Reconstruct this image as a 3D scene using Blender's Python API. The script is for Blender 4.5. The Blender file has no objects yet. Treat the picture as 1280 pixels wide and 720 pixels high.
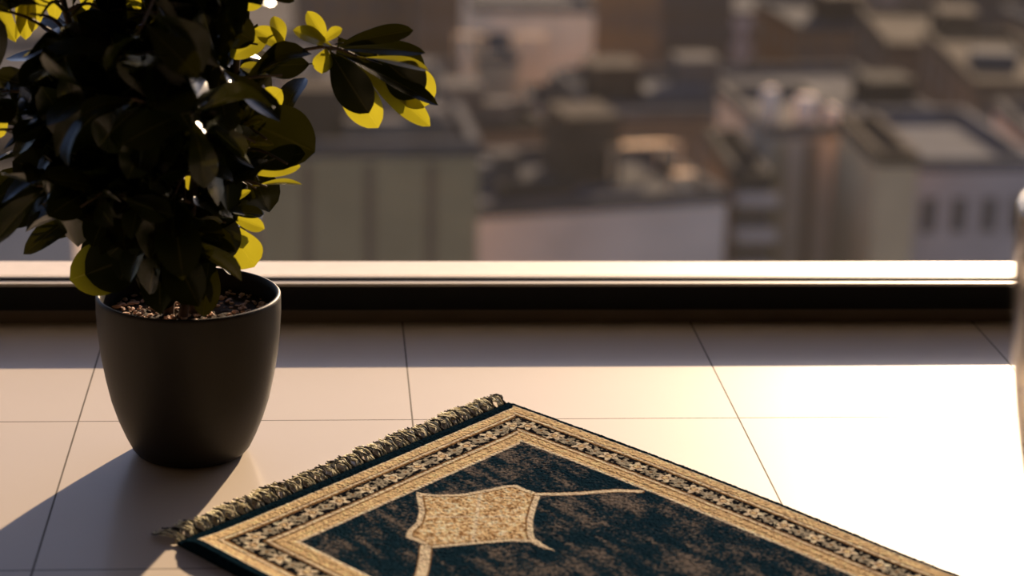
import bpy, bmesh, math, random
import numpy as np
from mathutils import Vector, Matrix
random.seed(7)
rng = np.random.default_rng(7)
scene = bpy.context.scene

# ---------------------------------------------------------------- camera
FPX, CAM_H = 2781.0, 1.41          # focal length in pixels of a 1280 px wide frame, eye height
R = np.array([[0.99664298, -0.00065101, 0.08186790],
              [-0.07846596, -0.29296241, 0.95289880],
              [0.02336387, -0.95612374, -0.29203001]])   # rows: world X, Y, Z in (right, down, forward)
cam_d = bpy.data.cameras.new('camera')
cam = bpy.data.objects.new('camera', cam_d)
scene.collection.objects.link(cam)
right, down, fwd = (Vector(R[:, i]) for i in range(3))
m = Matrix((right, -down, -fwd)).transposed().to_4x4()
m.translation = Vector((0, 0, CAM_H))
cam.matrix_world = m
cam_d.sensor_width = 36
cam_d.lens = 36 * FPX / 1280
cam_d.clip_end = 5000
cam_d.dof.use_dof = True
cam_d.dof.focus_distance = 3.93
cam_d.dof.aperture_fstop = 2.2
scene.camera = cam

# ---------------------------------------------------------------- sky, sun, exposure
SUN_AZ, SUN_EL = math.radians(21), math.radians(16.5)   # azimuth from +Y towards +X
w = bpy.data.worlds.new('sky'); scene.world = w; w.use_nodes = True
nt = w.node_tree; bg = nt.nodes['Background']
sky = nt.nodes.new('ShaderNodeTexSky'); sky.sky_type = 'NISHITA'
sky.sun_disc = False; sky.sun_elevation = SUN_EL; sky.sun_rotation = SUN_AZ
sky.air_density = 1.0; sky.dust_density = 1.0; sky.ozone_density = 1.5
tint = nt.nodes.new('ShaderNodeMix'); tint.data_type = 'RGBA'; tint.blend_type = 'MULTIPLY'; tint.inputs['Factor'].default_value = 1
tint.inputs['B'].default_value = (0.90, 0.93, 1.24, 1)
nt.links.new(sky.outputs[0], tint.inputs['A']); nt.links.new(tint.outputs['Result'], bg.inputs[0]); bg.inputs[1].default_value = 0.16
sd = bpy.data.lights.new('sun', 'SUN'); so = bpy.data.objects.new('sun', sd)
scene.collection.objects.link(so)
sdir = Vector((math.sin(SUN_AZ) * math.cos(SUN_EL), math.cos(SUN_AZ) * math.cos(SUN_EL), math.sin(SUN_EL)))
so.rotation_euler = sdir.to_track_quat('Z', 'Y').to_euler(); so.location = (3, 12, 6)
sd.energy = 12.4; sd.color = (1.0, 0.74, 0.50); sd.angle = math.radians(0.6)
vs = scene.view_settings
vs.view_transform = 'Standard'; vs.look = 'None'; vs.exposure = 0.0; vs.gamma = 1.0; vs.use_curve_mapping = False
scene.cycles.max_bounces = 10; scene.cycles.transparent_max_bounces = 24
scene.cycles.use_denoising = True
scene.cycles.sample_clamp_indirect = 6.0

# ---------------------------------------------------------------- helpers
def ray(x, y):
    return R @ np.array([x - 640.0, y - 360.0, FPX])
def fl(x, y, z=0.0):
    d = ray(x, y); t = (z - CAM_H) / d[2]
    return Vector((d[0] * t, d[1] * t, CAM_H + d[2] * t))
def at(x, y, Y):
    d = ray(x, y); t = Y / d[1]
    return Vector((d[0] * t, Y, CAM_H + d[2] * t))
def pj(p):
    c = R.T @ (np.array([p[0], p[1], p[2] - CAM_H])); return 640 + FPX * c[0] / c[2], 360 + FPX * c[1] / c[2]

def tag(o, label=None, cat=None, group=None, kind=None):
    if label: o['label'] = label
    if cat: o['category'] = cat
    if group: o['group'] = group
    if kind: o['kind'] = kind
    return o
def link(o, parent=None):
    scene.collection.objects.link(o)
    if parent is not None: o.parent = parent
    return o
def empty(name, loc=(0, 0, 0), rz=0.0):
    o = bpy.data.objects.new(name, None); o.location = loc; o.rotation_euler.z = rz
    o.empty_display_size = 0.1
    return link(o)
def mesh_obj(name, verts, faces, mat, parent=None, smooth=False):
    me = bpy.data.meshes.new(name); me.from_pydata([tuple(v) for v in verts], [], faces); me.update()
    if smooth: me.polygons.foreach_set('use_smooth', [True] * len(me.polygons))
    me.materials.append(mat)
    return link(bpy.data.objects.new(name, me), parent)
def bm_obj(name, bm, mat, parent=None, smooth=False):
    me = bpy.data.meshes.new(name); bm.normal_update(); bm.to_mesh(me); bm.free()
    if smooth: me.polygons.foreach_set('use_smooth', [True] * len(me.polygons))
    me.materials.append(mat)
    return link(bpy.data.objects.new(name, me), parent)
def add_box(bm, x0, x1, y0, y1, z0, z1, bevel=0.0):
    r = bmesh.ops.create_cube(bm, size=1.0)
    for v in r['verts']:
        v.co = Vector(((x0 + x1) / 2 + v.co.x * (x1 - x0), (y0 + y1) / 2 + v.co.y * (y1 - y0), (z0 + z1) / 2 + v.co.z * (z1 - z0)))
    if bevel:
        es = list({e for v in r['verts'] for e in v.link_edges})
        bmesh.ops.bevel(bm, geom=es, offset=bevel, segments=2, affect='EDGES', profile=0.5)
def box(name, dims, mat, parent=None, bevel=0.0):
    bm = bmesh.new(); add_box(bm, *dims, bevel=bevel); return bm_obj(name, bm, mat, parent)
def lathe(prof, n=64, c=(0, 0, 0), close=False):
    vs_, fs = [], []
    for r_, z in prof:
        for k in range(n):
            a = 2 * math.pi * k / n
            vs_.append((c[0] + r_ * math.cos(a), c[1] + r_ * math.sin(a), c[2] + z))
    for i in range(len(prof) - 1):
        for k in range(n):
            k2 = (k + 1) % n
            fs.append((i * n + k, i * n + k2, (i + 1) * n + k2, (i + 1) * n + k))
    if close:
        fs.append(tuple(range(n))[::-1]); fs.append(tuple((len(prof) - 1) * n + k for k in range(n)))
    return vs_, fs
def tube(pts, radii, n=8):
    vs_, fs = [], []
    for i, p in enumerate(pts):
        p = Vector(p)
        t = (Vector(pts[min(i + 1, len(pts) - 1)]) - Vector(pts[max(i - 1, 0)])).normalized()
        a = t.orthogonal().normalized() if i == 0 else (prev - t * prev.dot(t)).normalized()
        prev = a; b = t.cross(a)
        for k in range(n):
            an = 2 * math.pi * k / n
            vs_.append(p + (a * math.cos(an) + b * math.sin(an)) * radii[i])
    for i in range(len(pts) - 1):
        for k in range(n):
            k2 = (k + 1) % n
            fs.append((i * n + k, i * n + k2, (i + 1) * n + k2, (i + 1) * n + k))
    fs.append(tuple(range(n))[::-1]); fs.append(tuple((len(pts) - 1) * n + k for k in range(n)))
    return vs_, fs
def smooth_path(pts, k=6):
    P = [Vector(p) for p in pts]; out = []
    for i in range(len(P) - 1):
        p0, p1, p2, p3 = P[max(i - 1, 0)], P[i], P[i + 1], P[min(i + 2, len(P) - 1)]
        for j in range(k):
            t = j / k
            out.append(0.5 * ((2 * p1) + (p2 - p0) * t + (2 * p0 - 5 * p1 + 4 * p2 - p3) * t * t + (3 * p1 - p0 - 3 * p2 + p3) * t ** 3))
    out.append(P[-1]); return out

# ---------------------------------------------------------------- materials
def mat_new(name):
    m_ = bpy.data.materials.new(name); m_.use_nodes = True
    return m_, m_.node_tree, m_.node_tree.nodes['Principled BSDF']
def mat(name, col, rough=0.6, var=0.0, scale=20, bump=0.0, bscale=200, spec=0.5, metal=0.0):
    m_, t, b = mat_new(name)
    b.inputs['Base Color'].default_value = (*col, 1); b.inputs['Roughness'].default_value = rough
    b.inputs['Specular IOR Level'].default_value = spec; b.inputs['Metallic'].default_value = metal
    tc = t.nodes.new('ShaderNodeTexCoord')
    if var:
        n = t.nodes.new('ShaderNodeTexNoise'); n.inputs['Scale'].default_value = scale; n.inputs['Detail'].default_value = 5
        t.links.new(tc.outputs['Object'], n.inputs['Vector'])
        r_ = t.nodes.new('ShaderNodeValToRGB')
        r_.color_ramp.elements[0].position = 0.3; r_.color_ramp.elements[1].position = 0.7
        r_.color_ramp.elements[0].color = (*[c * (1 - var) for c in col], 1)
        r_.color_ramp.elements[1].color = (*[min(1, c * (1 + var)) for c in col], 1)
        t.links.new(n.outputs['Fac'], r_.inputs[0]); t.links.new(r_.outputs[0], b.inputs['Base Color'])
    if bump:
        n = t.nodes.new('ShaderNodeTexNoise'); n.inputs['Scale'].default_value = bscale; n.inputs['Detail'].default_value = 4
        t.links.new(tc.outputs['Object'], n.inputs['Vector'])
        bp = t.nodes.new('ShaderNodeBump'); bp.inputs['Strength'].default_value = bump; bp.inputs['Distance'].default_value = 0.002
        t.links.new(n.outputs['Fac'], bp.inputs['Height']); t.links.new(bp.outputs[0], b.inputs['Normal'])
    return m_

M_plaster = mat('plaster', (0.08, 0.068, 0.056), 0.9, 0.05, 3)
M_ceiling = mat('ceiling_paint', (0.09, 0.08, 0.07), 0.9, 0.03, 3)
M_black = mat('black_frame_metal', (0.006, 0.0055, 0.005), 0.5, spec=0.15)
M_brown = mat('brown_base_strip', (0.15, 0.11, 0.07), 0.6, 0.1, 6)
M_sill = mat('pale_stone_sill', (0.52, 0.46, 0.40), 0.5, 0.04, 30, spec=0.25)
M_seal = mat('grey_aluminium_lip', (0.5, 0.46, 0.41), 0.5, spec=.3)
M_pot = mat('charcoal_ceramic', (0.015, 0.0125, 0.0105), 0.52, 0.12, 12, 0.12, 300, spec=0.26)
M_soil = mat('potting_soil', (0.035, 0.022, 0.014), 0.95, 0.4, 60, 0.8, 150)
M_chip = mat('bark_chips', (0.55, 0.36, 0.26), 0.85, 0.5, 40)
M_stem = mat('plant_stem', (0.06, 0.035, 0.018), 0.7, 0.3, 50, 0.4, 90)

def floor_material():
    m_, t, b = mat_new('beige_floor_tiles')
    L = t.links.new; N = t.nodes.new
    tc = N('ShaderNodeTexCoord'); sp = N('ShaderNodeSeparateXYZ'); L(tc.outputs['Object'], sp.inputs[0])
    def math_(op, a, b_=None, c=None):
        n = N('ShaderNodeMath'); n.operation = op
        for i, v in enumerate((a, b_, c)):
            if v is None: continue
            if isinstance(v, (int, float)): n.inputs[i].default_value = v
            else: L(v, n.inputs[i])
        return n.outputs[0]
    def line(axis, off, size, half):
        u = math_('DIVIDE', math_('SUBTRACT', axis, off), size)
        fr = math_('FRACT', u)
        d = math_('MULTIPLY', math_('MINIMUM', fr, math_('SUBTRACT', 1.0, fr)), size)
        return math_('LESS_THAN', d, half), math_('FLOOR', u)
    lx, ix = line(sp.outputs[0], -0.448, 0.598, 0.0016)
    ly, iy = line(sp.outputs[1], 3.787, 0.644, 0.0017)
    g = math_('MAXIMUM', lx, ly)
    cb = N('ShaderNodeCombineXYZ'); L(ix, cb.inputs[0]); L(iy, cb.inputs[1])
    wn = N('ShaderNodeTexWhiteNoise'); L(cb.outputs[0], wn.inputs['Vector'])
    nz = N('ShaderNodeTexNoise'); nz.inputs['Scale'].default_value = 4; nz.inputs['Detail'].default_value = 6
    L(tc.outputs['Object'], nz.inputs['Vector'])
    v = math_('ADD', math_('MULTIPLY', wn.outputs['Value'], 0.05), math_('MULTIPLY', nz.outputs['Fac'], 0.07))
    v = math_('ADD', v, 0.93)
    mx = N('ShaderNodeMix'); mx.data_type = 'RGBA'; mx.blend_type = 'MULTIPLY'; mx.inputs['Factor'].default_value = 1
    mx.inputs['A'].default_value = (0.60, 0.53, 0.45, 1)
    cc = N('ShaderNodeCombineXYZ'); [L(v, cc.inputs[i]) for i in range(3)]; L(cc.outputs[0], mx.inputs['B'])
    m2 = N('ShaderNodeMix'); m2.data_type = 'RGBA'; L(g, m2.inputs['Factor']); L(mx.outputs['Result'], m2.inputs['A'])
    m2.inputs['B'].default_value = (0.12, 0.10, 0.08, 1)
    L(m2.outputs['Result'], b.inputs['Base Color'])
    rr = math_('ADD', math_('MULTIPLY', g, 0.3), 0.45)
    L(rr, b.inputs['Roughness'])
    b.inputs['Specular IOR Level'].default_value = 0.12
    b.inputs['Coat Roughness'].default_value = 0.16
    L(math_('SUBTRACT', .22, math_('MULTIPLY', g, .20)), b.inputs['Coat Weight'])
    return m_
M_floor = floor_material()

def glass_pane_material():
    m_, t, b = mat_new('window_glass'); t.nodes.remove(b)
    o = t.nodes['Material Output']
    tr = t.nodes.new('ShaderNodeBsdfTransparent'); tr.inputs[0].default_value = (0.94, 0.93, 0.91, 1)
    gl = t.nodes.new('ShaderNodeBsdfGlossy'); gl.inputs['Roughness'].default_value = 0.02
    fr = t.nodes.new('ShaderNodeFresnel'); fr.inputs[0].default_value = 1.1
    mx = t.nodes.new('ShaderNodeMixShader')
    t.links.new(fr.outputs[0], mx.inputs[0]); t.links.new(tr.outputs[0], mx.inputs[1]); t.links.new(gl.outputs[0], mx.inputs[2])
    tl = t.nodes.new('ShaderNodeBsdfTranslucent'); tl.inputs[0].default_value = (.9, .85, .8, 1)     # thin even veil, stands in for haze over the city
    m2 = t.nodes.new('ShaderNodeMixShader'); m2.inputs[0].default_value = 0.0042
    t.links.new(mx.outputs[0], m2.inputs[1]); t.links.new(tl.outputs[0], m2.inputs[2])
    t.links.new(m2.outputs[0], o.inputs[0]); return m_
M_glass = glass_pane_material()
def vase_glass():
    m_, t, b = mat_new('smoked_glass')
    b.inputs['Base Color'].default_value = (0.72, 0.68, 0.64, 1); b.inputs['Roughness'].default_value = 0.06
    b.inputs['Transmission Weight'].default_value = 1.0; b.inputs['IOR'].default_value = 1.45
    return m_
M_vase = vase_glass()

def leaf_material(name, glow, k=1.0, sp_=.45):
    m_, t, b = mat_new(name); L = t.links.new; N = t.nodes.new
    o = t.nodes['Material Output']
    tc = N('ShaderNodeTexCoord'); n = N('ShaderNodeTexNoise'); n.inputs['Scale'].default_value = 14
    L(tc.outputs['Object'], n.inputs['Vector'])
    uv = N('ShaderNodeUVMap'); sp = N('ShaderNodeSeparateXYZ'); L(uv.outputs[0], sp.inputs[0])
    # midrib and side veins, lighter than the blade
    d = N('ShaderNodeMath'); d.operation = 'ABSOLUTE'; s = N('ShaderNodeMath'); s.operation = 'SUBTRACT'
    L(sp.outputs[0], s.inputs[0]); s.inputs[1].default_value = 0.5; L(s.outputs[0], d.inputs[0])
    rib = N('ShaderNodeMapRange'); rib.inputs['From Min'].default_value = 0.012; rib.inputs['From Max'].default_value = 0.03
    rib.inputs['To Min'].default_value = 1; rib.inputs['To Max'].default_value = 0; L(d.outputs[0], rib.inputs['Value'])
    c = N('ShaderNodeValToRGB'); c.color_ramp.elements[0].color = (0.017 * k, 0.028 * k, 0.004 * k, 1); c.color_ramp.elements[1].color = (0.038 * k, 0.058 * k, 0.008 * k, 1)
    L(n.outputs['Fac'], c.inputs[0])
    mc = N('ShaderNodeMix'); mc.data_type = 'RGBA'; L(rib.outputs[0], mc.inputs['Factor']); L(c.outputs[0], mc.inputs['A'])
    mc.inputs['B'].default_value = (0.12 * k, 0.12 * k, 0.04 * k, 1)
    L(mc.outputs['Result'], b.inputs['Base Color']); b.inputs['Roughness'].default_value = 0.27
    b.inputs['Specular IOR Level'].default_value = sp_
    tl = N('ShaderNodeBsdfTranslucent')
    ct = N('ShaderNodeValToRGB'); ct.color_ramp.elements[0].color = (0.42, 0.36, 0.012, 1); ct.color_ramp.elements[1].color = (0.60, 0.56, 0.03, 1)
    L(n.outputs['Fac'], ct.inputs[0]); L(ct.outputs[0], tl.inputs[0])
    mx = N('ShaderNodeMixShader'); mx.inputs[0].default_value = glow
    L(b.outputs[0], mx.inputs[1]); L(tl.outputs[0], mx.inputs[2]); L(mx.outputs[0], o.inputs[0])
    return m_
M_leaf = leaf_material('sunlit_green_leaf', .34); M_leaf_shade = leaf_material('shaded_green_leaf', .006, .34, .3)  # lit and shaded copies of one leaf: bright translucent, dark opaque

# ================================================================ THE ROOM
YW = 4.36                       # inner face of the window wall
XL, XR, YB, ZC = -3.4, 3.4, -2.6, 2.75
tag(box('floor', (XL, XR, YB, YW + 0.02, -0.05, 0), M_floor), kind='structure')
tag(box('ceiling', (XL, XR, YB, YW + 0.15, ZC, ZC + 0.1), M_ceiling), kind='structure')
tag(box('wall_left', (XL - 0.1, XL, YB, YW + 0.15, 0, ZC), M_plaster), kind='structure')
tag(box('wall_right', (XR, XR + 0.1, YB, YW + 0.15, 0, ZC), M_plaster), kind='structure')
tag(box('wall_back', (XL, XR, YB - 0.1, YB, 0, ZC), M_plaster), kind='structure')
tag(box('trim_1', (XL, XR, YW, YW + 0.13, -0.05, 0.030), M_brown), kind='structure')    # base strip under the window
win = empty('window_1', (0, YW, 0)); tag(win, kind='structure')
def wpart(name, d, m_, bevel=0.0):
    o = box(name, (d[0], d[1], d[2] - YW, d[3] - YW, d[4], d[5]), m_, win, bevel); return o
wpart('bottom_rail', (XL, XR, YW - 0.012, YW + 0.010, 0.030, 0.0805), M_black, 0.001)
wpart('glazing_lip', (XL, XR, YW - 0.011, YW + 0.014, 0.0805, 0.0868), M_seal, .0006)
wpart('gasket', (XL, XR, YW + 0.014, YW + 0.020, 0.0805, 0.0905), M_black)
wpart('window_sill', (XL, XR, YW + 0.020, YW + 0.135, 0.031, 0.0915), M_sill, 0.001)
wpart('glass', (XL + 0.06, XR - 0.06, YW + 0.030, YW + 0.036, 0.0915, ZC - 0.06), M_glass)
wpart('side_jamb', (XL, XL + 0.06, YW, YW + 0.08, 0.09, ZC), M_black)
wpart('side_jamb', (XR - 0.06, XR, YW, YW + 0.08, 0.09, ZC), M_black)
wpart('top_rail', (XL + 0.06, XR - 0.06, YW, YW + 0.08, ZC - 0.06, ZC), M_black)

# ================================================================ POTTED PLANT
PX, PY, PH = -0.238, 3.64, 0.287
plant = empty('potted_plant', (PX, PY, 0))
tag(plant, 'dense leafy green houseplant in a charcoal round pot on the tiles by the window', 'plant')
outer = [(0.0, 0.0), (0.082, 0.0), (0.094, 0.004), (0.102, 0.014), (0.112, 0.035), (0.124, 0.065), (0.135, 0.10), (0.1435, 0.14), (0.150, 0.18),
         (0.154, 0.22), (0.156, 0.255), (0.156, 0.280), (0.1555, 0.2845), (0.1535, 0.287), (0.1505, 0.287), (0.1485, 0.2845),
         (0.1475, 0.275), (0.146, 0.25), (0.142, 0.22), (0.0, 0.215)]
v, f = lathe(outer, 96); mesh_obj('pot', v, f, M_pot, plant, True)
# soil: a lumpy disc
n, rings = 72, 20; v, f = [(0, 0, 0.250)], []
for i in range(1, rings + 1):
    r_ = 0.1465 * i / rings
    for k in range(n):
        a = 2 * math.pi * k / n
        v.append((r_ * math.cos(a), r_ * math.sin(a), 0.250 + 0.004 * random.uniform(-1, 1) - 0.006 * (i / rings) ** 3))
for k in range(n): f.append((0, 1 + k, 1 + (k + 1) % n))
for i in range(rings - 1):
    for k in range(n):
        k2 = (k + 1) % n; f.append((1 + i * n + k, 1 + (i + 1) * n + k, 1 + (i + 1) * n + k2, 1 + i * n + k2))
mesh_obj('soil', v, f, M_soil, plant, True)
bm = bmesh.new()
for i in range(300):
    a = random.uniform(0, 2 * math.pi); r_ = 0.140 * math.sqrt(random.random())
    s = random.uniform(0.002, 0.0065)
    q = bmesh.ops.create_icosphere(bm, subdivisions=1, radius=1)
    sc = (s * random.uniform(.8, 1.5), s * random.uniform(.6, 1.1), s * random.uniform(.4, .8))
    rot = Matrix.Rotation(random.uniform(0, 6.28), 3, 'Z') @ Matrix.Rotation(random.uniform(-.6, .6), 3, 'X')
    for vv in q['verts']:
        j = 1 + random.uniform(-.25, .25)
        vv.co = rot @ Vector((vv.co.x * sc[0] * j, vv.co.y * sc[1] * j, vv.co.z * sc[2] * j)) + Vector((r_ * math.cos(a), r_ * math.sin(a), 0.2525))
tag(bm_obj('bark_chips', bm, M_chip, plant), kind='stuff')

def leaf_geo(base, tip, nrm, width, fold=0.25, curl=0.12, shape=0.62, nx=6, ny=12, wave=0.0):
    """an obovate leaf blade from base to tip; width is its full breadth; fold lifts the halves, curl bows it"""
    base, tip = Vector(base), Vector(tip); ax = tip - base; L = ax.length; ax.normalize()
    nrm = Vector(nrm); nrm = nrm - ax * nrm.dot(ax)
    if nrm.length < 1e-4: nrm = ax.orthogonal()
    nrm.normalize(); sd_ = ax.cross(nrm)
    vs_, fs, uvs = [], [], []
    ph = random.uniform(0, 6)
    for j in range(ny + 1):
        t = j / ny
        # half width: narrow stalk, widest at 'shape', round tip
        tt = t ** (math.log(0.5) / math.log(shape))
        hw = 0.5 * width * max(0.0, math.sin(math.pi * tt)) ** 0.62
        if j == 0: hw = 0.04 * width
        if j == ny: hw = 0.0
        c = base + ax * (t * L) + nrm * (curl * L * math.sin(math.pi * t))
        for i in range(nx + 1):
            s = (i / nx) * 2 - 1
            p = c + sd_ * (s * hw * (1 - 0.10 * fold * abs(s))) + nrm * (fold * abs(s) * hw + wave * hw * math.sin(ph + t * 9) * abs(s))
            vs_.append(p); uvs.append((i / nx, t))
    for j in range(ny):
        for i in range(nx):
            a = j * (nx + 1) + i; fs.append((a, a + 1, a + nx + 2, a + nx + 1))
    return vs_, fs, uvs
class Leaves:
    def __init__(s): s.v, s.f, s.uv = [], [], []
    def add(s, g):
        o = len(s.v); s.v += g[0]; s.uv += g[2]; s.f += [tuple(i + o for i in q) for q in g[1]]
    def raw(s, v_, f_):
        o = len(s.v); s.v += v_; s.uv += [(0.5, 0.5)] * len(v_); s.f += [tuple(i + o for i in q) for q in f_]
    def build(s, name, parent, mt=None):
        off = Vector((PX, PY, 0))
        o = mesh_obj(name, [Vector(p) - off for p in s.v], s.f, mt or M_leaf, parent, True)
        ul = o.data.uv_layers.new(name='UVMap')
        li = np.empty(len(o.data.loops), dtype=np.int32); o.data.loops.foreach_get('vertex_index', li)
        ul.data.foreach_set('uv', np.array(s.uv, dtype=np.float32)[li].ravel()); return o

# --- stems and branches
OFF = Vector((PX, PY, 0))
def stem(name, pts, r0, r1, parent=plant):
    P = smooth_path(pts, 5); k = len(P)
    v_, f_ = tube([p - OFF for p in P], [r0 + (r1 - r0) * i / (k - 1) for i in range(k)], 8)
    return mesh_obj(name, v_, f_, M_stem, parent, True), P
A = lambda x, y, dy=0.0: at(x, y, PY + dy)
stems = []
for pts, r0, r1 in [
    ([(PX + .01, PY, .24), A(240, 330, 0), A(232, 240, 0), A(215, 120, .02), A(200, 0, .03), A(190, -120, .02)], .011, .006),
    ([(PX + .03, PY + .02, .24), A(262, 330, .02), A(272, 240, .03), A(290, 130, .02), A(300, 20, .0), A(300, -90, .0)], .008, .005),
    ([(PX - .035, PY, .24), A(212, 330, -.01), A(185, 250, -.03), A(140, 150, -.03), A(90, 40, -.03), A(60, -80, -.03)], .009, .005),
    ([(PX - .01, PY - .03, .24), A(235, 345, -.03), A(240, 270, -.07), A(245, 180, -.10), A(240, 70, -.12), A(235, -60, -.12)], .008, .004)]:
    stems.append(stem('stem', pts, r0, r1)[1])

SIL = [(-60, 190), (-60, -260), (345, -260), (352, -40), (345, 8), (318, 10), (322, 28), (350, 45), (360, 90), (375, 108), (392, 150), (382, 200),
       (345, 238), (296, 250), (282, 280), (276, 340), (262, 376), (186, 372), (184, 330), (150, 296), (130, 266), (96, 262), (70, 285), (34, 316), (28, 290), (45, 262), (0, 278), (-60, 292), (-60, 250), (0, 236), (40, 205), (10, 190)]
def inside(x, y, poly=SIL):
    c = False; j = len(poly) - 1
    for i in range(len(poly)):
        xi, yi = poly[i]; xj, yj = poly[j]
        if (yi > y) != (yj > y) and x < (xj - xi) * (y - yi) / (yj - yi) + xi: c = not c
        j = i
    return c
def leaf_inside(g):
    nv = len(g[0]); bad = 0; idx = range(0, nv, 5)
    for i in idx:
        x, y = pj(g[0][i])
        if not inside(x, y): bad += 1
    return bad <= 3
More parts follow.
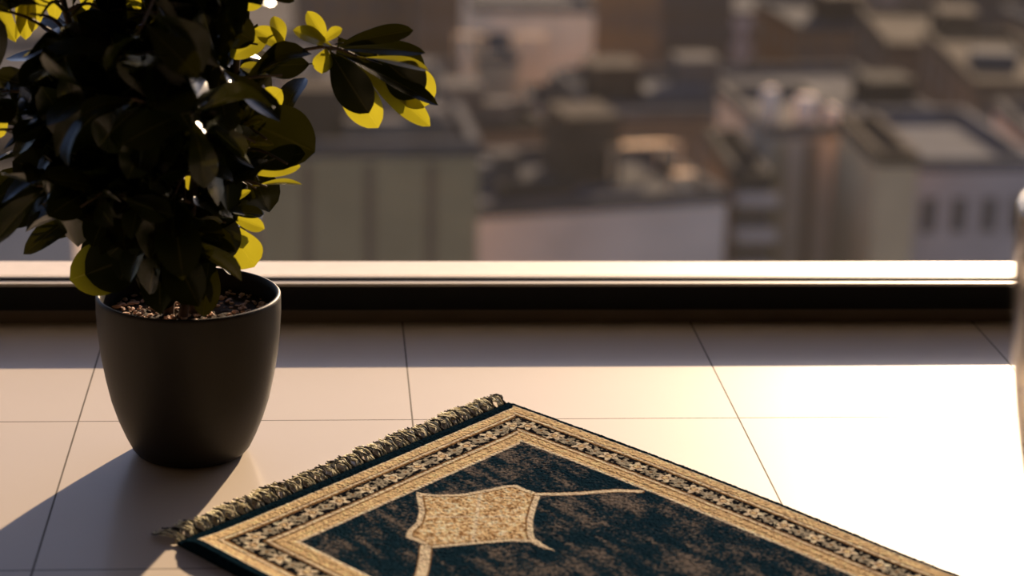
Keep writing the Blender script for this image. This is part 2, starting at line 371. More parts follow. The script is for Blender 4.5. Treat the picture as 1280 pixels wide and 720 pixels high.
# --- the branch that reaches out to the right, and the large leaves seen singly
_, bp = stem('branch', [A(285, 150, .0), A(318, 105, .0), A(350, 72, .0), A(392, 60, .0), A(420, 60, .0), A(450, 72, .0), A(478, 82, .0)], .0042, .002)
stem('branch', [A(275, 215, .0), A(305, 180, .0), A(335, 150, -.01)], .0035, .002)
PXM = 1 / 735.0
HERO = [  # base px, tip px, depth at base / tip, full width in px, normal, fold, curl, shape, Y = sunlit tone / M = shaded tone
    # around the end of the long branch
    ((414, 66), (473, 160), 0, -.03, 46, (-.3, -.9, .4), .12, .04, .66, 'S'),
    ((424, 48), (462, 104), .045, .03, 58, (-.3, -.9, .4), .10, .04, .62, 'M'),  # added behind to shade the leaf above
    ((478, 74), (541, 128), .0, -.01, 50, (-.1, -1, .3), .15, .04, .66, 'S'),
    ((470, 56), (530, 92), .05, .04, 42, (-.1, -1, .3), .15, .04, .6, 'M'),
    ((430, 70), (548, 132), -.01, -.03, 26, (-.3, -.5, .8), .3, .03, .6, 'M'),
    ((445, 78), (538, 158), -.01, -.02, 32, (.2, -.9, .3), .2, .04, .62, 'Y'),
    ((452, 66), (520, 118), .04, .03, 40, (.2, -.9, .3), .2, .04, .6, 'M'),
    ((418, 60), (517, 38), .0, .0, 26, (0, -.8, .6), .2, .06, .68, 'M'),
    ((415, 62), (532, 66), .01, .0, 24, (0, -.7, .8), .25, .05, .64, 'M'),
    ((428, 54), (500, 44), .02, .03, 20, (0, -.6, 1), .25, .08, .6, 'M'),
    ((455, 72), (536, 88), -.02, -.03, 22, (0, -.5, 1), .2, .05, .66, 'Y'),
    ((408, 60), (402, 92), .0, -.02, 26, (-.3, -1, .3), .2, .05, .62, 'Y'),
    ((410, 58), (384, 14), .01, .02, 22, (.3, -1, .2), .3, .03, .62, 'Y'),
    ((415, 58), (366, 38), .0, -.02, 26, (0, -.7, .8), .2, .05, .62, 'Y'),
    ((404, 52), (428, 36), .0, -.01, 18, (0, -.7, .8), .2, .05, .62, 'Y'),
    ((386, 80), (326, 84), -.01, -.04, 38, (0, -.9, .5), .12, .04, .55, 'M'),
    ((362, 62), (318, 36), .0, .0, 24, (0, -.8, .5), .3, .05, .62, 'Y'),
    ((352, 60), (342, 20), .0, .02, 22, (.4, -.8, .2), .3, .05, .62, 'Y'),
    ((336, 46), (288, 72), .0, -.02, 34, (0, -.7, .7), .2, .05, .55, 'Y'),
    ((338, 92), (300, 84), .0, -.02, 20, (0, -.7, .7), .2, .05, .55, 'Y'),
    # the right flank
    ((296, 146), (394, 190), -.01, -.03, 78, (.1, -1, .3), .10, .04, .58, 'M'),
    ((322, 138), (352, 112), .0, .0, 30, (0, -1, .2), .2, .05, .6, 'Y'),
    ((300, 208), (382, 192), .0, -.04, 36, (0, -.9, .6), .12, .06, .66, 'M'),
    ((300, 216), (376, 208), .01, -.03, 26, (0, -.9, .6), .15, .06, .66, 'Y'),
    ((286, 178), (342, 181), -.03, -.05, 22, (0, -.5, 1), .3, .05, .6, 'Y'),
    ((288, 168), (330, 150), -.03, -.04, 12, (0, -.5, 1), .3, .05, .6, 'Y'),
    ((322, 232), (378, 231), .0, .0, 12, (0, -.5, 1), .3, .08, .6, 'Y'),
    ((268, 264), (314, 238), .0, .0, 14, (0, -.7, .8), .3, .06, .6, 'Y'),
    ((268, 264), (330, 268), .0, .0, 20, (0, -.7, .8), .25, .04, .7, 'M'),
    ((268, 262), (331, 286), -.01, -.01, 20, (0, -.9, .4), .2, .03, .74, 'Y'),
    ((270, 260), (318, 334), .0, -.02, 46, (.2, -1, .1), .08, .02, .76, 'Y'),
    ((262, 250), (278, 330), -.03, -.04, 60, (.1, -1, .2), .12, .03, .58, 'M'),
    ((250, 250), (232, 322), -.05, -.06, 56, (-.1, -1, .2), .12, .03, .58, 'M'),
    # low at the left and in front of the stems
    ((184, 316), (87, 350), -.02, -.05, 66, (0, -1, .35), .06, .05, .62, 'S'),
    ((204, 288), (102, 330), .03, .00, 84, (0, -1, .35), .06, .05, .6, 'M'),  # extra leaf set sunward to keep light off the one before
    ((190, 268), (136, 320), -.03, -.06, 56, (0, -1, .2), .1, .05, .6, 'M'),
    ((176, 300), (150, 350), -.03, -.06, 40, (0, -1, .2), .1, .05, .6, 'M'),
    ((140, 240), (29, 318), -.03, -.04, 34, (-.2, -.8, .6), .25, .05, .62, 'M'),
    ((150, 250), (44, 300), -.02, -.03, 12, (-.2, -.8, .6), .3, .05, .6, 'Y'),
    ((150, 268), (60, 300), -.01, -.03, 16, (-.2, -.8, .6), .25, .05, .6, 'M'),
    ((160, 212), (-24, 282), -.04, -.05, 58, (0, -.8, .6), .12, .05, .6, 'M'),
    ((120, 195), (-10, 250), -.03, -.05, 40, (0, -.8, .6), .12, .05, .6, 'M'),
    ((205, 262), (202, 390), -.05, -.07, 62, (0, -1, .1), .18, .03, .55, 'M'),
    ((262, 316), (254, 396), -.03, -.06, 36, (.1, -1, .1), .2, .03, .6, 'M'),
    ((232, 240), (226, 340), -.06, -.08, 44, (0, -1, .2), .15, .03, .6, 'M'),
    # top left, hanging
    ((-34, -50), (20, 53), .02, .02, 26, (.5, -1, .1), .2, -.05, .6, 'Y'),
    ((36, -40), (20, 50), .02, .02, 16, (.6, -.8, .1), .3, .03, .6, 'Y'),
    ((30, -40), (32, 50), .02, .02, 26, (.3, -1, .1), .25, .03, .62, 'Y'),
    ((52, -45), (40, 40), .03, .02, 22, (.3, -1, .1), .25, .03, .6, 'Y'),
    ((76, -40), (68, 26), .02, .02, 24, (-.3, -1, .1), .3, .03, .6, 'Y'),
    ((112, -30), (108, 13), .02, .02, 18, (-.3, -1, .1), .3, .03, .6, 'Y'),
    ((160, -20), (174, 14), .0, .0, 14, (.3, -1, .1), .3, .03, .6, 'Y'),
    ((345, -22), (306, 12), .0, .0, 26, (0, -.7, .5), .2, .03, .6, 'Y'),
    ((312, -30), (368, 2), .0, .0, 26, (0, -.7, .5), .2, .03, .6, 'M'),
    ((310, -20), (250, 52), -.05, -.07, 62, (0, -1, .3), .15, .05, .6, 'M'),
    ((262, 20), (318, 52), -.04, -.05, 44, (0, -1, .3), .15, .05, .6, 'M'),
    ((240, 205), (236, 238), -.09, -.09, 14, (.2, -1, .1), .1, .02, .6, 'Y'),
    ((10, 150), (-8, 172), .0, .0, 16, (.2, -1, .1), .1, .02, .6, 'Y'),
]
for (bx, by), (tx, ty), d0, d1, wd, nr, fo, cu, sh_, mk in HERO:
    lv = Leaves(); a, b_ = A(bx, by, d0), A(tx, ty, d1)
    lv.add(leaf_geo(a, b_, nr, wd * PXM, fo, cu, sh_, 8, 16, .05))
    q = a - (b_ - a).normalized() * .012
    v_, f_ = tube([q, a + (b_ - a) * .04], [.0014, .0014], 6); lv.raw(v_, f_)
    lv.build('leaf', plant, M_leaf_shade if mk == 'M' else M_leaf)
    if mk == 'S':                        # a dark leaf added over the near part stands in for shade on it
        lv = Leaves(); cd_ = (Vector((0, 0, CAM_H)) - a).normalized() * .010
        lv.add(leaf_geo(a + cd_, a + (b_ - a) * .80 + cd_ * 1.3, nr, wd * PXM * 1.05, fo, cu, .6, 8, 16, .05)); lv.build('leaf', plant, M_leaf_shade)

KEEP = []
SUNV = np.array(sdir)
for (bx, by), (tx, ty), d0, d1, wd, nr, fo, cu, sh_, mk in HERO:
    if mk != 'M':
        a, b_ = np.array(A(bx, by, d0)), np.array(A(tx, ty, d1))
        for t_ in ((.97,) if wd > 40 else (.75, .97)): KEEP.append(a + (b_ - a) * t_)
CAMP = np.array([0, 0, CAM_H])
def clear(vs_):                          # leave the sunlit-toned leaves open to the sun
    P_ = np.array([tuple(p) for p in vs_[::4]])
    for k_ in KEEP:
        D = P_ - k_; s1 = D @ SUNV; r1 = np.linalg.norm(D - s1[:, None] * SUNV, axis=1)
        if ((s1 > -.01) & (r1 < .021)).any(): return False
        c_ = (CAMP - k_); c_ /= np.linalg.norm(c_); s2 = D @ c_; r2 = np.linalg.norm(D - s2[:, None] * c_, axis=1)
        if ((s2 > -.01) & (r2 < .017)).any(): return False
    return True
NB = 150; made = 0
for b in range(NB * 3):
    if made >= NB: break
    S = random.choice(stems); k = random.randint(6, len(S) - 1); p0 = S[k]
    ang = random.uniform(0, 2 * math.pi); rad = random.uniform(0.08, 0.34)
    dr = Vector((math.cos(ang), math.sin(ang) * 0.85, random.uniform(-0.25, 0.5)))
    p2 = p0 + dr * rad; p1 = (p0 + p2) / 2 + Vector((0, 0, 0.02))
    x, y = pj(p2)
    if not inside(x, y) or p2.z < .36: continue
    lv = Leaves(); path = smooth_path([p0, p1, p2], 5)
    cnt = 0
    for q in range(13):
        t = 0.2 + 0.8 * (q / 12); pp = path[min(int(t * (len(path) - 1)), len(path) - 1)]
        for tr_ in range(3):
            d = (dr.normalized() * 0.5 + Vector((random.gauss(0, .8), random.gauss(0, .8), random.gauss(-0.25, .7)))).normalized()
            L = random.uniform(0.075, 0.14)
            b0 = pp + d * 0.012
            g = leaf_geo(b0, b0 + d * L, (random.gauss(0, .6), random.gauss(-.2, .6), 1), L * random.uniform(.42, .6),
                         random.uniform(.1, .45), random.uniform(-.04, .16), random.uniform(.56, .68), 4, 8, .08)
            if leaf_inside(g) and clear(g[0]):
                lv.add(g); v_, f_ = tube([pp, b0 + d * .004], [.0013, .0012], 5); lv.raw(v_, f_); cnt += 1; break
    if cnt < 3: continue
    kk = len(path)
    v_, f_ = tube([p - OFF for p in path], [.004 - .0022 * i / (kk - 1) for i in range(kk)], 6)
    br = mesh_obj('branch', v_, f_, M_stem, plant, True)
    lv.build('foliage', br, M_leaf if random.random() < .02 else M_leaf_shade); made += 1

# ================================================================ RUG
Lc = fl(226, 684).xy; Ap = fl(640, 508).xy
E1 = np.array(Ap - Lc); W_ = float(np.linalg.norm(E1))
E2 = np.array([0.62569197, -0.78007022]); NIN = np.array([-0.78007022, -0.62569197])
LEN = 1.22
def rug_xy(u, v_):                       # u 0..1 across the fringed end, v metres along the length
    left = v_[..., None] * E2
    rightp = left - NIN * (.011 * np.sin(np.clip(v_ / .9, 0, 1) * np.pi))[..., None]
    p = np.array(Lc) + u[..., None] * E1 + left * (1 - u[..., None]) + rightp * u[..., None]
    return p
nu, nv = 640, 980
uu, vv = np.meshgrid(np.linspace(0, 1, nu), np.linspace(-.010, LEN, nv), indexing='xy')
XY = rug_xy(uu, vv)
def vnoise(x, y, s, seed=0):             # smooth value noise
    g = np.random.default_rng(seed).random((257, 257)); x = x / s + 40; y = y / s + 40
    xi, yi = np.floor(x).astype(int), np.floor(y).astype(int); fx, fy = x - xi, y - yi
    fx = fx * fx * (3 - 2 * fx); fy = fy * fy * (3 - 2 * fy); xi %= 256; yi %= 256
    return (g[yi, xi] * (1 - fx) + g[yi, xi + 1] * fx) * (1 - fy) + (g[yi + 1, xi] * (1 - fx) + g[yi + 1, xi + 1] * fx) * fy
xm = uu * W_; ym = vv
edge = np.minimum(np.minimum(xm, W_ - xm), np.minimum(ym, LEN - ym))
side = np.argmin(np.stack([xm, W_ - xm, ym, LEN - ym]), axis=0)
along = np.where(side < 2, ym, xm)
grain = rng.random(uu.shape); n1 = vnoise(xm, ym, .006, 1); n2 = vnoise(xm, ym, .05, 2); n3 = vnoise(xm, ym, .003, 3)
C = np.zeros(uu.shape + (3,))
navy = np.array([0.006, 0.018, 0.030]); gold = np.array([0.95, 0.73, 0.43]); cream = np.array([0.97, 0.84, 0.64])
dbr = np.array([0.30, 0.18, 0.085]); night = np.array([0.012, 0.014, 0.020]); greyc = np.array([0.50, 0.46, 0.36])
def put(mask, col, var=.25):
    C[mask] = col * (1 + var * (n1[mask] - .5) * 2 + .25 * (grain[mask] - .5))[:, None]
put(np.ones_like(uu, bool), navy)
edge_true = edge; edge = edge + np.where(side == 1, .008, 0.0)
put(edge > .020, gold)
for e0, e1_, c_ in [(.020, .0235, cream), (.042, .0445, dbr), (.0445, .0495, cream), (.0515, .0555, dbr),
                    (.098, .1015, dbr), (.1015, .107, cream), (.1085, .112, dbr), (.126, .128, dbr), (.136, .1425, cream)]:
    put((edge > e0) & (edge < e1_), c_)
fb = (edge > .0555) & (edge < .098); put(fb, night)
# blossoms of the flowered border
per = .066; ph = (along / per) % 1.0; ky = (edge - .0768); kx = (ph - .5) * per
rad = np.hypot(kx, ky); th = np.arctan2(ky, kx) + .5 * np.sin(np.floor(along / per) * 2.3)
flower = rad < (.0150 + .0048 * np.cos(5 * th)) ; put(fb & flower, cream); put(fb & (rad < .0045), gold); put(fb & (np.abs(rad - .0065) < .0012), dbr)
kx2 = np.where(ph < .5, ph, ph - 1) * per; r2 = np.hypot(kx2 * .8, ky); th2 = np.arctan2(ky, kx2)
put(fb & (r2 < (.0105 + .0045 * np.cos(4 * th2 + .6))), greyc); put(fb & (r2 < .003), dbr)
vine = np.abs(ky - .011 * np.sin(2 * np.pi * along / per + 1.2)) < .0016; put(fb & vine & ~flower, greyc)
blot = (vnoise(xm, ym, .0048, 9) > .66) & (edge > .059) & (edge < .0945) & (rad > .017); put(fb & blot, greyc)
# field
fieldm = edge > .1425
streak = vnoise(xm * 1.8 + .35 * ym, ym * .5, .026, 12); fine = vnoise(xm, ym, .0042, 14)
tone = np.clip((n2 - .55) * .9 + (streak - .55) * 1.6 + (fine - .5) * 1.5 + (grain - .5) * .8 + .35 * np.clip((uu - .45) * 1.6, -.3, 1), 0, 1)  # pile sheen and glare painted in: lighter patches, browner to the right
C[fieldm] = (navy * 1.9 + (tone ** 1.3)[..., None] * np.array([.20, .150, .108]))[fieldm] * (.6 + .8 * grain[fieldm])[:, None]
def poly_mask(P):
    P = np.array(P); ins = np.zeros(uu.shape, bool); j = len(P) - 1
    for i in range(len(P)):
        xi, yi = P[i]; xj, yj = P[j]
        with np.errstate(divide='ignore', invalid='ignore'):
            ins ^= ((yi > YY) != (yj > YY)) & (XX < (xj - xi) * (YY - yi) / (yj - yi + 1e-12) + xi)
        j = i
    return ins
XX, YY = XY[..., 0], XY[..., 1]
def fp(pts): return [tuple(fl(x, y).xy) for x, y in pts]
def seg_dist(pts):
    P = np.array(pts); d = np.full(uu.shape, 9.0)
    for a, b_ in zip(P[:-1], P[1:]):
        ab = b_ - a; t = np.clip(((XX - a[0]) * ab[0] + (YY - a[1]) * ab[1]) / (ab @ ab), 0, 1)
        d = np.minimum(d, np.hypot(XX - a[0] - t * ab[0], YY - a[1] - t * ab[1]))
    return d
med_px = [(520, 621), (545, 625), (575, 624), (605, 619), (632, 613), (645, 612.5), (658, 618), (676, 624), (670, 640), (666, 656), (666, 672), (668, 679),
          (684, 690), (694, 695), (680, 692), (662, 684), (640, 683), (600, 686), (566, 689), (536, 692), (524, 685), (507, 678), (509, 670), (520, 660), (524, 645), (521, 630)]
MP = fp(med_px); mm = poly_mask(MP)
dist_e = seg_dist(MP + MP[:1])
MCX, MCY = float(xm[mm].mean()), float(ym[mm].mean())
lat = .55 * vnoise(xm, ym, .0036, 21) + .45 * n1; xg = np.minimum(np.abs((xm - ym) - (MCX - MCY)), np.abs((xm - MCX) * .8 + (ym - MCY)))
put(mm, gold * .98); put(mm & (lat > .62), cream * 1.02); put(mm & (lat < .36), dbr * 1.7); put(mm & (xg < .004), cream)
put(mm & (dist_e < .009), cream, .1); put(mm & (np.abs(dist_e - .011) < .0015), dbr)
for pts, wd in [([(672, 624), (720, 623), (770, 619), (800, 620)], .0065), ([(532, 690), (531, 702), (528, 720), (520, 745), (505, 770)], .0095)]:
    dd = seg_dist(fp(pts)); put((dd < wd) & fieldm, cream, .12); put((np.abs(dd - wd) < .0010) & fieldm, dbr)
# second half of the niche outline and a mirrored medallion, out towards the far end
ud = uu; put(fieldm & (np.abs(np.hypot((ud - .5) * W_, ym - 1.0) - .12) < .012) & (ym > .8), gold)
C = np.clip(C, 0, 1)
pile = .0085 + .0012 * (n3 - .5) + .0010 * (grain - .5) + .0006 * (n2 - .5) + np.where(fieldm & ~mm, 0, .0004)
pile *= np.clip(edge_true / .004, .35, 1) ** .5
pile += .010 * np.exp(-xm / .05) * np.clip(ym / .03, 0, 1)
top = np.dstack([XX, YY, pile]).reshape(-1, 3)
# rim and underside
ringi = np.concatenate([np.arange(nu), np.arange(1, nv) * nu + nu - 1, (nv - 1) * nu + np.arange(nu - 2, -1, -1), np.arange(nv - 2, 0, -1) * nu])
low = top[ringi].copy(); low[:, 2] = .0006
verts = np.vstack([top, low]); base_i = len(top); nr_ = len(ringi)
I, J = np.meshgrid(np.arange(nu - 1), np.arange(nv - 1), indexing='xy'); a = (J * nu + I).ravel()
quads = np.stack([a, a + nu, a + nu + 1, a + 1], 1)
k = np.arange(nr_); sideq = np.stack([ringi[k], ringi[(k + 1) % nr_], base_i + (k + 1) % nr_, base_i + k], 1)
allq = np.vstack([quads, sideq]).astype(np.int32)
me = bpy.data.meshes.new('prayer_rug'); me.vertices.add(len(verts)); me.vertices.foreach_set('co', verts.astype(np.float32).ravel())
me.loops.add(len(allq) * 4); me.loops.foreach_set('vertex_index', allq.ravel())
me.polygons.add(len(allq)); me.polygons.foreach_set('loop_start', np.arange(len(allq), dtype=np.int32) * 4)
me.update(calc_edges=True); me.validate()
ca = me.color_attributes.new('weave', 'FLOAT_COLOR', 'POINT')
cols = np.ones((len(verts), 4), np.float32); cols[:len(top), :3] = C.reshape(-1, 3); cols[len(top):, :3] = navy
ca.data.foreach_set('color', cols.ravel())
mr, t, b = mat_new('woven_pile'); at_ = t.nodes.new('ShaderNodeAttribute'); at_.attribute_name = 'weave'
df = t.nodes.new('ShaderNodeBsdfDiffuse'); df.inputs['Roughness'].default_value = .4
t.links.new(at_.outputs['Color'], df.inputs['Color']); t.links.new(df.outputs[0], t.nodes['Material Output'].inputs[0]); t.nodes.remove(b)
me.materials.append(mr)
rug = link(bpy.data.objects.new('prayer_rug', me))
tag(rug, 'navy and gold patterned prayer rug with a fringed end lying on the floor tiles', 'rug')
# fringe: twisted tassels along the end
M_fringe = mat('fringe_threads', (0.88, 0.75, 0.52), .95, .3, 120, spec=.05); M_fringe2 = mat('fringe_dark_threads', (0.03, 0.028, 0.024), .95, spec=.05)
v, f, mi = [], [], []
nt_ = 28; e1u = E1 / W_; outn = np.array([-e1u[1], e1u[0]])
for i in range(nt_):
    u0 = (i + .4) / nt_; lean = .38 + random.uniform(-.12, .12) - (.45 if i == 0 else .15 if i == 1 else 0); LT = random.uniform(.054, .064)
    for s in range(15):
        q0 = (s / 14 - .5)
        d = outn + e1u * (lean + q0 * .10 + random.uniform(-.05, .05)); d /= np.linalg.norm(d); pr = np.array([-d[1], d[0]])
        Lf = LT * random.uniform(.82, 1.0); tw = random.uniform(0, 6); bend = random.uniform(-.004, .004)
        P, rr = [], []
        pinch = lambda q: 1 - .55 * math.exp(-((q - .22) / .12) ** 2)
        for j in range(10):
            q = j / 9
            c_ = np.array(Lc) - E2 * .009 + E1 * u0 + d * Lf * q + e1u * q0 * .027 * pinch(q) + pr * (bend * q * q + .0012 * math.sin(tw + q * 11))
            z = .0040 + .0075 * math.sin(min(1, q * 1.15) * 2.9) * (1 - .3 * abs(q0)) + .0008 * math.cos(tw + q * 11) + (.0022 if s >= 9 else 0) * math.sin(q * 3.1)
            P.append(Vector((c_[0], c_[1], max(z, .0017)))); rr.append(.0013)
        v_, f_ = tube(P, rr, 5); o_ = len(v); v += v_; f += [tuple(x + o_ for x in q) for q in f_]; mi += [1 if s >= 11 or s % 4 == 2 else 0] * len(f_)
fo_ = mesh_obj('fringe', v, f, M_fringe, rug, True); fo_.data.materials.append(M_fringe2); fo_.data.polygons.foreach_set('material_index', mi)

# ================================================================ SMOKED GLASS VASE at the right edge
VY = 2.33; vc = at(1272, 430, VY); VR = 0.14
prof_px = [(1100, 1312), (900, 1308), (780, 1302), (720, 1296), (660, 1289), (600, 1281), (560, 1276.5), (520, 1273), (480, 1271), (440, 1270.5), (400, 1271.5), (360, 1273), (320, 1274), (290, 1276), (270, 1279), (262, 1283)]
cx = vc.x + VR + .001
prof = [(0.0, 0.0), (.075, 0.0), (.080, .004)]
for py, pxx in prof_px:
    p = at(pxx, py, VY)
    if p.z > .02: prof.append((cx - p.x, p.z))
ins_ = [(max(r_ - .006, 0), z) for r_, z in prof[2:]][::-1]; ins_[0] = (ins_[0][0], ins_[0][1] - .001)
prof = prof + ins_ + [(0.0, .012)]
v, f = lathe(prof, 96, (0, 0, 0))
vase = mesh_obj('glass_vase', v, f, M_vase, None, True); vase.location = (cx, VY, 0)
tag(vase, 'tall smoked glass floor vase cut off by the edge of the view', 'vase')

# ================================================================ THE CITY
GZ = -46.0
M_ground = mat('city_ground', (0.07, 0.062, 0.055), .95, .4, .05, spec=.03)
tag(box('ground', (-900, 900, 12, 1500, GZ - 1, GZ), M_ground), kind='structure')
tower = mat('tower_wall', (.25, .22, .2), .9)
tag(box('wall_front', (XL - 3, XR + 3, YW + .01, YW + .135, GZ, -.06), tower), kind='structure')
WALL = {k: mat(k + '_render', c_, .9, .12, .4, spec=.05) for k, c_ in dict(cream=(.74, .58, .40), 
    white=(.78, .60, .47), grey=(.50, .40, .33), olive=(.38, .27, .135), beige=(.56, .42, .29), tan=(.62, .43, .24), brown=(.20, .13, .075),
    dark=(.12, .088, .062), lilac=(.52, .40, .34), pink=(.40, .28, .21)).items()}
ROOF = {k: mat(k + '_roofing', c_, .95, .35, .6, spec=.03) for k, c_ in dict(
    slate=(.055, .055, .06), brown=(.05, .037, .027), pale=(.09, .08, .072), dark=(.028, .025, .022), blue=(.075, .078, .088)).items()}
M_win = mat('dark_window', (.11, .09, .08), .4, spec=.2); M_tank = mat('white_tank', (.85, .66, .50), .8, spec=.05); M_tarp = mat('ochre_tarp', (.75, .50, .28), .9, .2, 1, spec=.04)
M_duct = mat('grey_duct', (.08, .08, .083), .9, spec=.04)
FOOT = []
def rect(px_, py_, W, D, r):
    c, s_ = math.cos(r), math.sin(r); g = .35
    return [(px_ + c * x - s_ * y, py_ + s_ * x + c * y) for x, y in ((-g, -g), (W + g, -g), (W + g, D + g), (-g, D + g))]
def hit(a, b_):
    for P_, Q_ in ((a, b_), (b_, a)):
        for i in range(4):
            ex, ey = P_[(i + 1) % 4][0] - P_[i][0], P_[(i + 1) % 4][1] - P_[i][1]; n_ = (-ey, ex)
            pa = [x * n_[0] + y * n_[1] for x, y in P_]; pb = [x * n_[0] + y * n_[1] for x, y in Q_]
            if max(pa) <= min(pb) or max(pb) <= min(pa): return False
    return True
def building(name, xl, yt, Y, wpx, depth, rot, wall, roof, nwin, label, extras=(), strips=0, balc=0, wsz=None):
    r = math.radians(rot)
    while True:                      # keep clear of the buildings already standing
        p = at(xl, yt, Y); mpp = Y / .93 / FPX * 1.02; W = wpx * mpp; dd_ = depth
        while dd_ > 4 and any(hit(rect(p.x, Y, W, dd_, r), q) for q in FOOT): dd_ -= 1
        if not any(hit(rect(p.x, Y, W, dd_, r), q) for q in FOOT): break
        Y += 2
    depth = dd_; FOOT.append(rect(p.x, Y, W, depth, r)); e = empty(name, (p.x, Y, GZ), r); H = p.z - GZ
    tag(e, label, 'building')
    box('wall', (0, W, 0, depth, 0, H), WALL[wall], e)
    bm = bmesh.new(); th = .3
    add_box(bm, th, W - th, th, depth - th, H, H + .06)
    for d in ((-.05, W + .05, -.05, th), (-.05, W + .05, depth - th, depth + .05), (-.05, th, th, depth - th), (W - th, W + .05, th, depth - th)):
        add_box(bm, *d, H, H + .55)
    o = bm_obj('roof', bm, ROOF[roof], e)
    nx_, nz = nwin
    if nx_:
        sx = W / nx_; ww, wh = wsz or (min(1.4, sx * .5), 1.5); proto = None
        for j in range(nz):
            for i in range(nx_):
                z1 = H - 1.2 - j * 3.1; x0 = sx * (i + .5) - ww / 2
                if proto is None:
                    proto = box('window', (0, ww, -.04, .05, -wh, 0), M_win, e); q = proto
                else:
                    q = proto.copy(); link(q, e)
                q.location = (x0, 0, z1)
        if rot < 0 or True:
            ny_ = max(1, int(depth / 3.4)); sp_ = None
            for j in range(min(nz, 3)):
                for i in range(ny_):
                    z1 = H - 1.2 - j * 3.1; y0 = depth / ny_ * (i + .5) - .6
                    if sp_ is None: sp_ = box('window', (-.05, .04, 0, 1.2, -1.4, 0), M_win, e); q = sp_
                    else: q = sp_.copy(); link(q, e)
                    q.location = (0 if xl > 640 else W, y0, z1)
    for i in range(strips):
        s = W / strips; box('pilaster', (s * (i + .3), s * (i + .62), -.12, 0, 0, H - .2), WALL['brown' if i % 2 else 'olive'], e)
    for j in range(balc):
        z = H - .35 - j * 1.5
        bm = bmesh.new(); add_box(bm, -.1, W + .1, -1.1, 0, z - .25, z); add_box(bm, -.1, W + .1, -1.1, -1.0, z, z + .28)
        bm_obj('balcony', bm, WALL['grey'], e)
    for ex in extras:
        kind_, fx, fy, a_, b_, c_, mm_ = ex
        x, y = fx * W, fy * depth
        if kind_ == 'water_tank':
            v_, f_ = lathe([(0, 0), (a_, 0), (a_, c_ * .9), (a_ * .8, c_), (0, c_)], 20); o = mesh_obj('water_tank', v_, f_, mm_, e, True); o.location = (x, y, H + .06)
        elif kind_ == 'awning':
            v_ = [(0, 0, 0), (a_, 0, 0), (a_, b_, c_), (0, b_, c_), (0, 0, -.12), (a_, 0, -.12), (a_, b_, c_ - .12), (0, b_, c_ - .12)]
            f_ = [(0, 1, 2, 3), (7, 6, 5, 4), (0, 4, 5, 1), (1, 5, 6, 2), (2, 6, 7, 3), (3, 7, 4, 0)]
            for (px_, py_) in ((.1, .1), (a_ - .1, .1), (.1, b_ - .1), (a_ - .1, b_ - .1)):
                hz = c_ * py_ / b_ - .1; k_ = len(v_)
                v_ += [(px_ - .06, py_ - .06, -1.6), (px_ + .06, py_ - .06, -1.6), (px_ + .06, py_ + .06, -1.6), (px_ - .06, py_ + .06, -1.6)]
                v_ += [(px_ - .06, py_ - .06, hz), (px_ + .06, py_ - .06, hz), (px_ + .06, py_ + .06, hz), (px_ - .06, py_ + .06, hz)]
                f_ += [(k_, k_ + 1, k_ + 5, k_ + 4), (k_ + 1, k_ + 2, k_ + 6, k_ + 5), (k_ + 2, k_ + 3, k_ + 7, k_ + 6), (k_ + 3, k_, k_ + 4, k_ + 7)]
            o = mesh_obj('awning', v_, f_, mm_, e); o.location = (x, y, H + 1.7)
        else:
            box(kind_, (x, x + a_, y, y + b_, H, H + c_), mm_, e)
    return e
X_ = 'apartment_building'
tk = M_tank
building(X_, 326, 198, 72, 256, 6, 3, 'olive', 'slate', (0, 0), 'olive-brown building with tall vertical wall strips right of the plant',
         [('stairwell', .1, .4, 2.2, 2, 1.8, ROOF['brown']), ('duct', .4, .3, 3.6, 1, .8, ROOF['pale']), ('air_conditioner', .72, .4, 1.2, 1, 1, ROOF['pale'])], strips=7)
building(X_, 588, 274, 84, 330, 9, 14, 'white', 'slate', (0, 0), 'broad plain pale-walled building just above the middle of the window sill',
         [('stairwell', .50, .45, 2.4, 3, 2.9, ROOF['brown']), ('awning', .66, .40, 3.2, 2.4, -.5, M_tarp), ('awning', .56, .62, 2.4, 2, -.3, M_tarp),
          ('air_conditioner', .10, .5, 1.3, .9, 1.0, M_duct), ('air_conditioner', .25, .62, 1.2, 1, 1.1, ROOF['pale']), ('duct', .18, .25, 3.2, .6, .7, ROOF['dark']), ('planter_box', .86, .2, .9, .6, .8, M_tarp)])
building(X_, -60, 268, 78, 142, 9, 0, 'grey', 'dark', (0, 0), 'low grey building behind the lower left leaves of the plant')
building(X_, 921, 232, 82, 42, 8, 0, 'dark', 'dark', (2, 4), 'narrow dark building with stacked grey balconies', balc=7)
building(X_, 958, 172, 90, 114, 9, 4, 'beige', 'pale', (0, 0), 'beige building carrying three pale round rooftop tanks',
         [('water_tank', .05, .06, .38, 0, 2.0, tk), ('water_tank', .45, .08, .52, 0, 1.6, tk), ('water_tank', .72, .06, .32, 0, 1.15, tk)], strips=3)
building(X_, 1096, 207, 86, 50, 9, 0, 'tan', 'brown', (0, 0), 'narrow warm tan building with a blank wall')
building(X_, 1146, 214, 88, 150, 10, 3, 'lilac', 'blue', (4, 5), 'pale lilac apartment building with rows of small windows')
building(X_, 1310, 200, 90, 150, 10, -3, 'grey', 'slate', (5, 5), 'sliver of a grey building at the right edge, beside the smoked glass vase')
building(X_, 1030, 190, 120, 210, 22, 8, 'grey', 'slate', (6, 4), 'wide low building with a flat blue-grey roof behind the three rooftop tanks',
         [('stairwell', .7, .5, 3, 3, 1.6, ROOF['dark']), ('skylight', .25, .5, 2, 5, .7, M_duct)])
building(X_, 590, 16, 150, 142, 12, 0, 'cream', 'slate', (0, 0), 'tall beige building near the top of the view, lit softly')
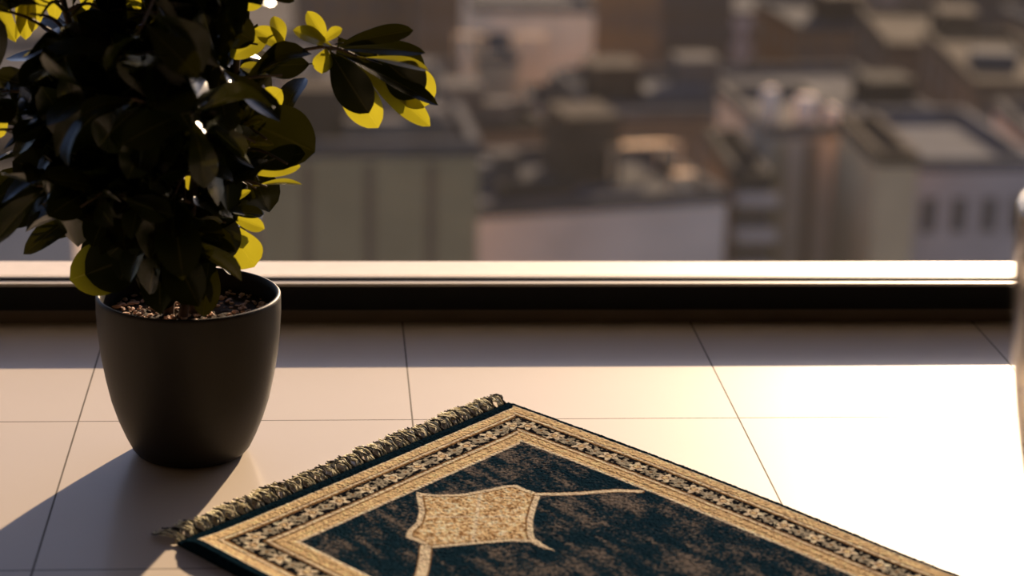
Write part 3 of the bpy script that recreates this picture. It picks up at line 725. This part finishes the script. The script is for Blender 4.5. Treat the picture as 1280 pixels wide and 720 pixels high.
building(X_, 738, -60, 165, 84, 12, -8, 'brown', 'dark', (4, 8), 'dark brown tower reaching the top edge, left one of two neighbouring dark towers',
         )
building(X_, 822, -30, 190, 92, 12, 5, 'dark', 'dark', (4, 8), 'near-black tower reaching the top edge, right one of two neighbouring dark towers')
building(X_, 520, -40, 185, 66, 12, 0, 'dark', 'dark', (3, 6), 'narrow dark building left of the tall beige one')
building(X_, 372, -20, 190, 150, 12, 3, 'brown', 'slate', (6, 7), 'wide brown building behind the long plant branch')
building(X_, 380, 150, 125, 150, 16, -6, 'dark', 'slate', (5, 3), 'dark building with an angled grey roof under the plant branch',
         [('duct', .2, .4, 4, 1.2, 1, ROOF['pale']), ('stairwell', .6, .4, 2.6, 2.6, 2, ROOF['slate']), ('air_conditioner', .1, .2, 2, 1, 1, M_duct)])
building(X_, 545, 168, 118, 130, 15, 9, 'dark', 'dark', (4, 3), 'dark-roofed building behind the left end of the pale wall',
         [('stairwell', .15, .35, 2.2, 2.6, 2.2, ROOF['pale']), ('air_conditioner', .5, .3, 1.6, 1.4, 1.3, ROOF['pale']), ('duct', .55, .7, 3, .8, 1, ROOF['pale'])])
building(X_, 596, 80, 140, 48, 8, 0, 'tan', 'pale', (0, 0), 'small sunlit tan block with an ochre rooftop cover', [('awning', .9, .1, 2.2, 2, -.3, M_tarp), ('awning', -.5, .1, 2, 2, -.3, M_tarp)])
building(X_, 660, 132, 135, 90, 14, 0, 'grey', 'slate', (3, 3), 'grey mid-height building below the tall beige one',
         [('air_conditioner', .3, .4, 2, 1.5, 1.4, ROOF['pale']), ('stairwell', .6, .2, 2.2, 2.5, 1.8, ROOF['dark'])])
building(X_, 742, 150, 122, 175, 13, 5, 'dark', 'slate', (6, 3), 'dark building behind the ochre awnings',
         [('stairwell', .1, .4, 3, 3, 2.1, ROOF['brown']), ('skylight', .45, .3, 4, 2, .8, M_duct), ('stairwell', .75, .5, 2.5, 2.4, 2.2, ROOF['pale'])])
building(X_, 1180, -50, 200, 150, 14, 0, 'dark', 'dark', (5, 7), 'broad near-black building in the upper right')
building(X_, 1000, 40, 190, 120, 14, 6, 'brown', 'slate', (5, 4), 'brown building above the rooftop tanks', [('stairwell', .4, .3, 4, 4, 2.4, ROOF['brown'])])
building(X_, 1110, 62, 160, 120, 16, -5, 'dark', 'brown', (4, 4), 'dark building with brown roof above the blue-grey roof', [('stairwell', .6, .3, 3, 4, 2, ROOF['brown'])])
building(X_, 1220, 112, 135, 120, 18, -4, 'dark', 'brown', (4, 4), 'dark building above the right end of the lilac one', [('duct', .2, .4, 3, 1.5, 1, M_duct)])
building(X_, 900, 20, 230, 130, 14, -4, 'grey', 'slate', (5, 5), 'hazy grey building behind the dark tower')
building(X_, 1060, -30, 240, 150, 14, 3, 'pink', 'slate', (6, 5), 'most distant building, dull pinkish, touching the top edge right of the towers')
building(X_, 200, 100, 130, 190, 14, 0, 'grey', 'slate', (6, 5), 'grey building glimpsed between the plant crown and the olive-brown building')
building(X_, -120, 120, 120, 260, 14, 4, 'brown', 'slate', (7, 5), 'brown building at the far left edge, seen through gaps in the plant crown')
building(X_, 1340, 60, 150, 200, 14, 4, 'brown', 'slate', (6, 5), 'brown block in the upper right corner, cut by the right edge')
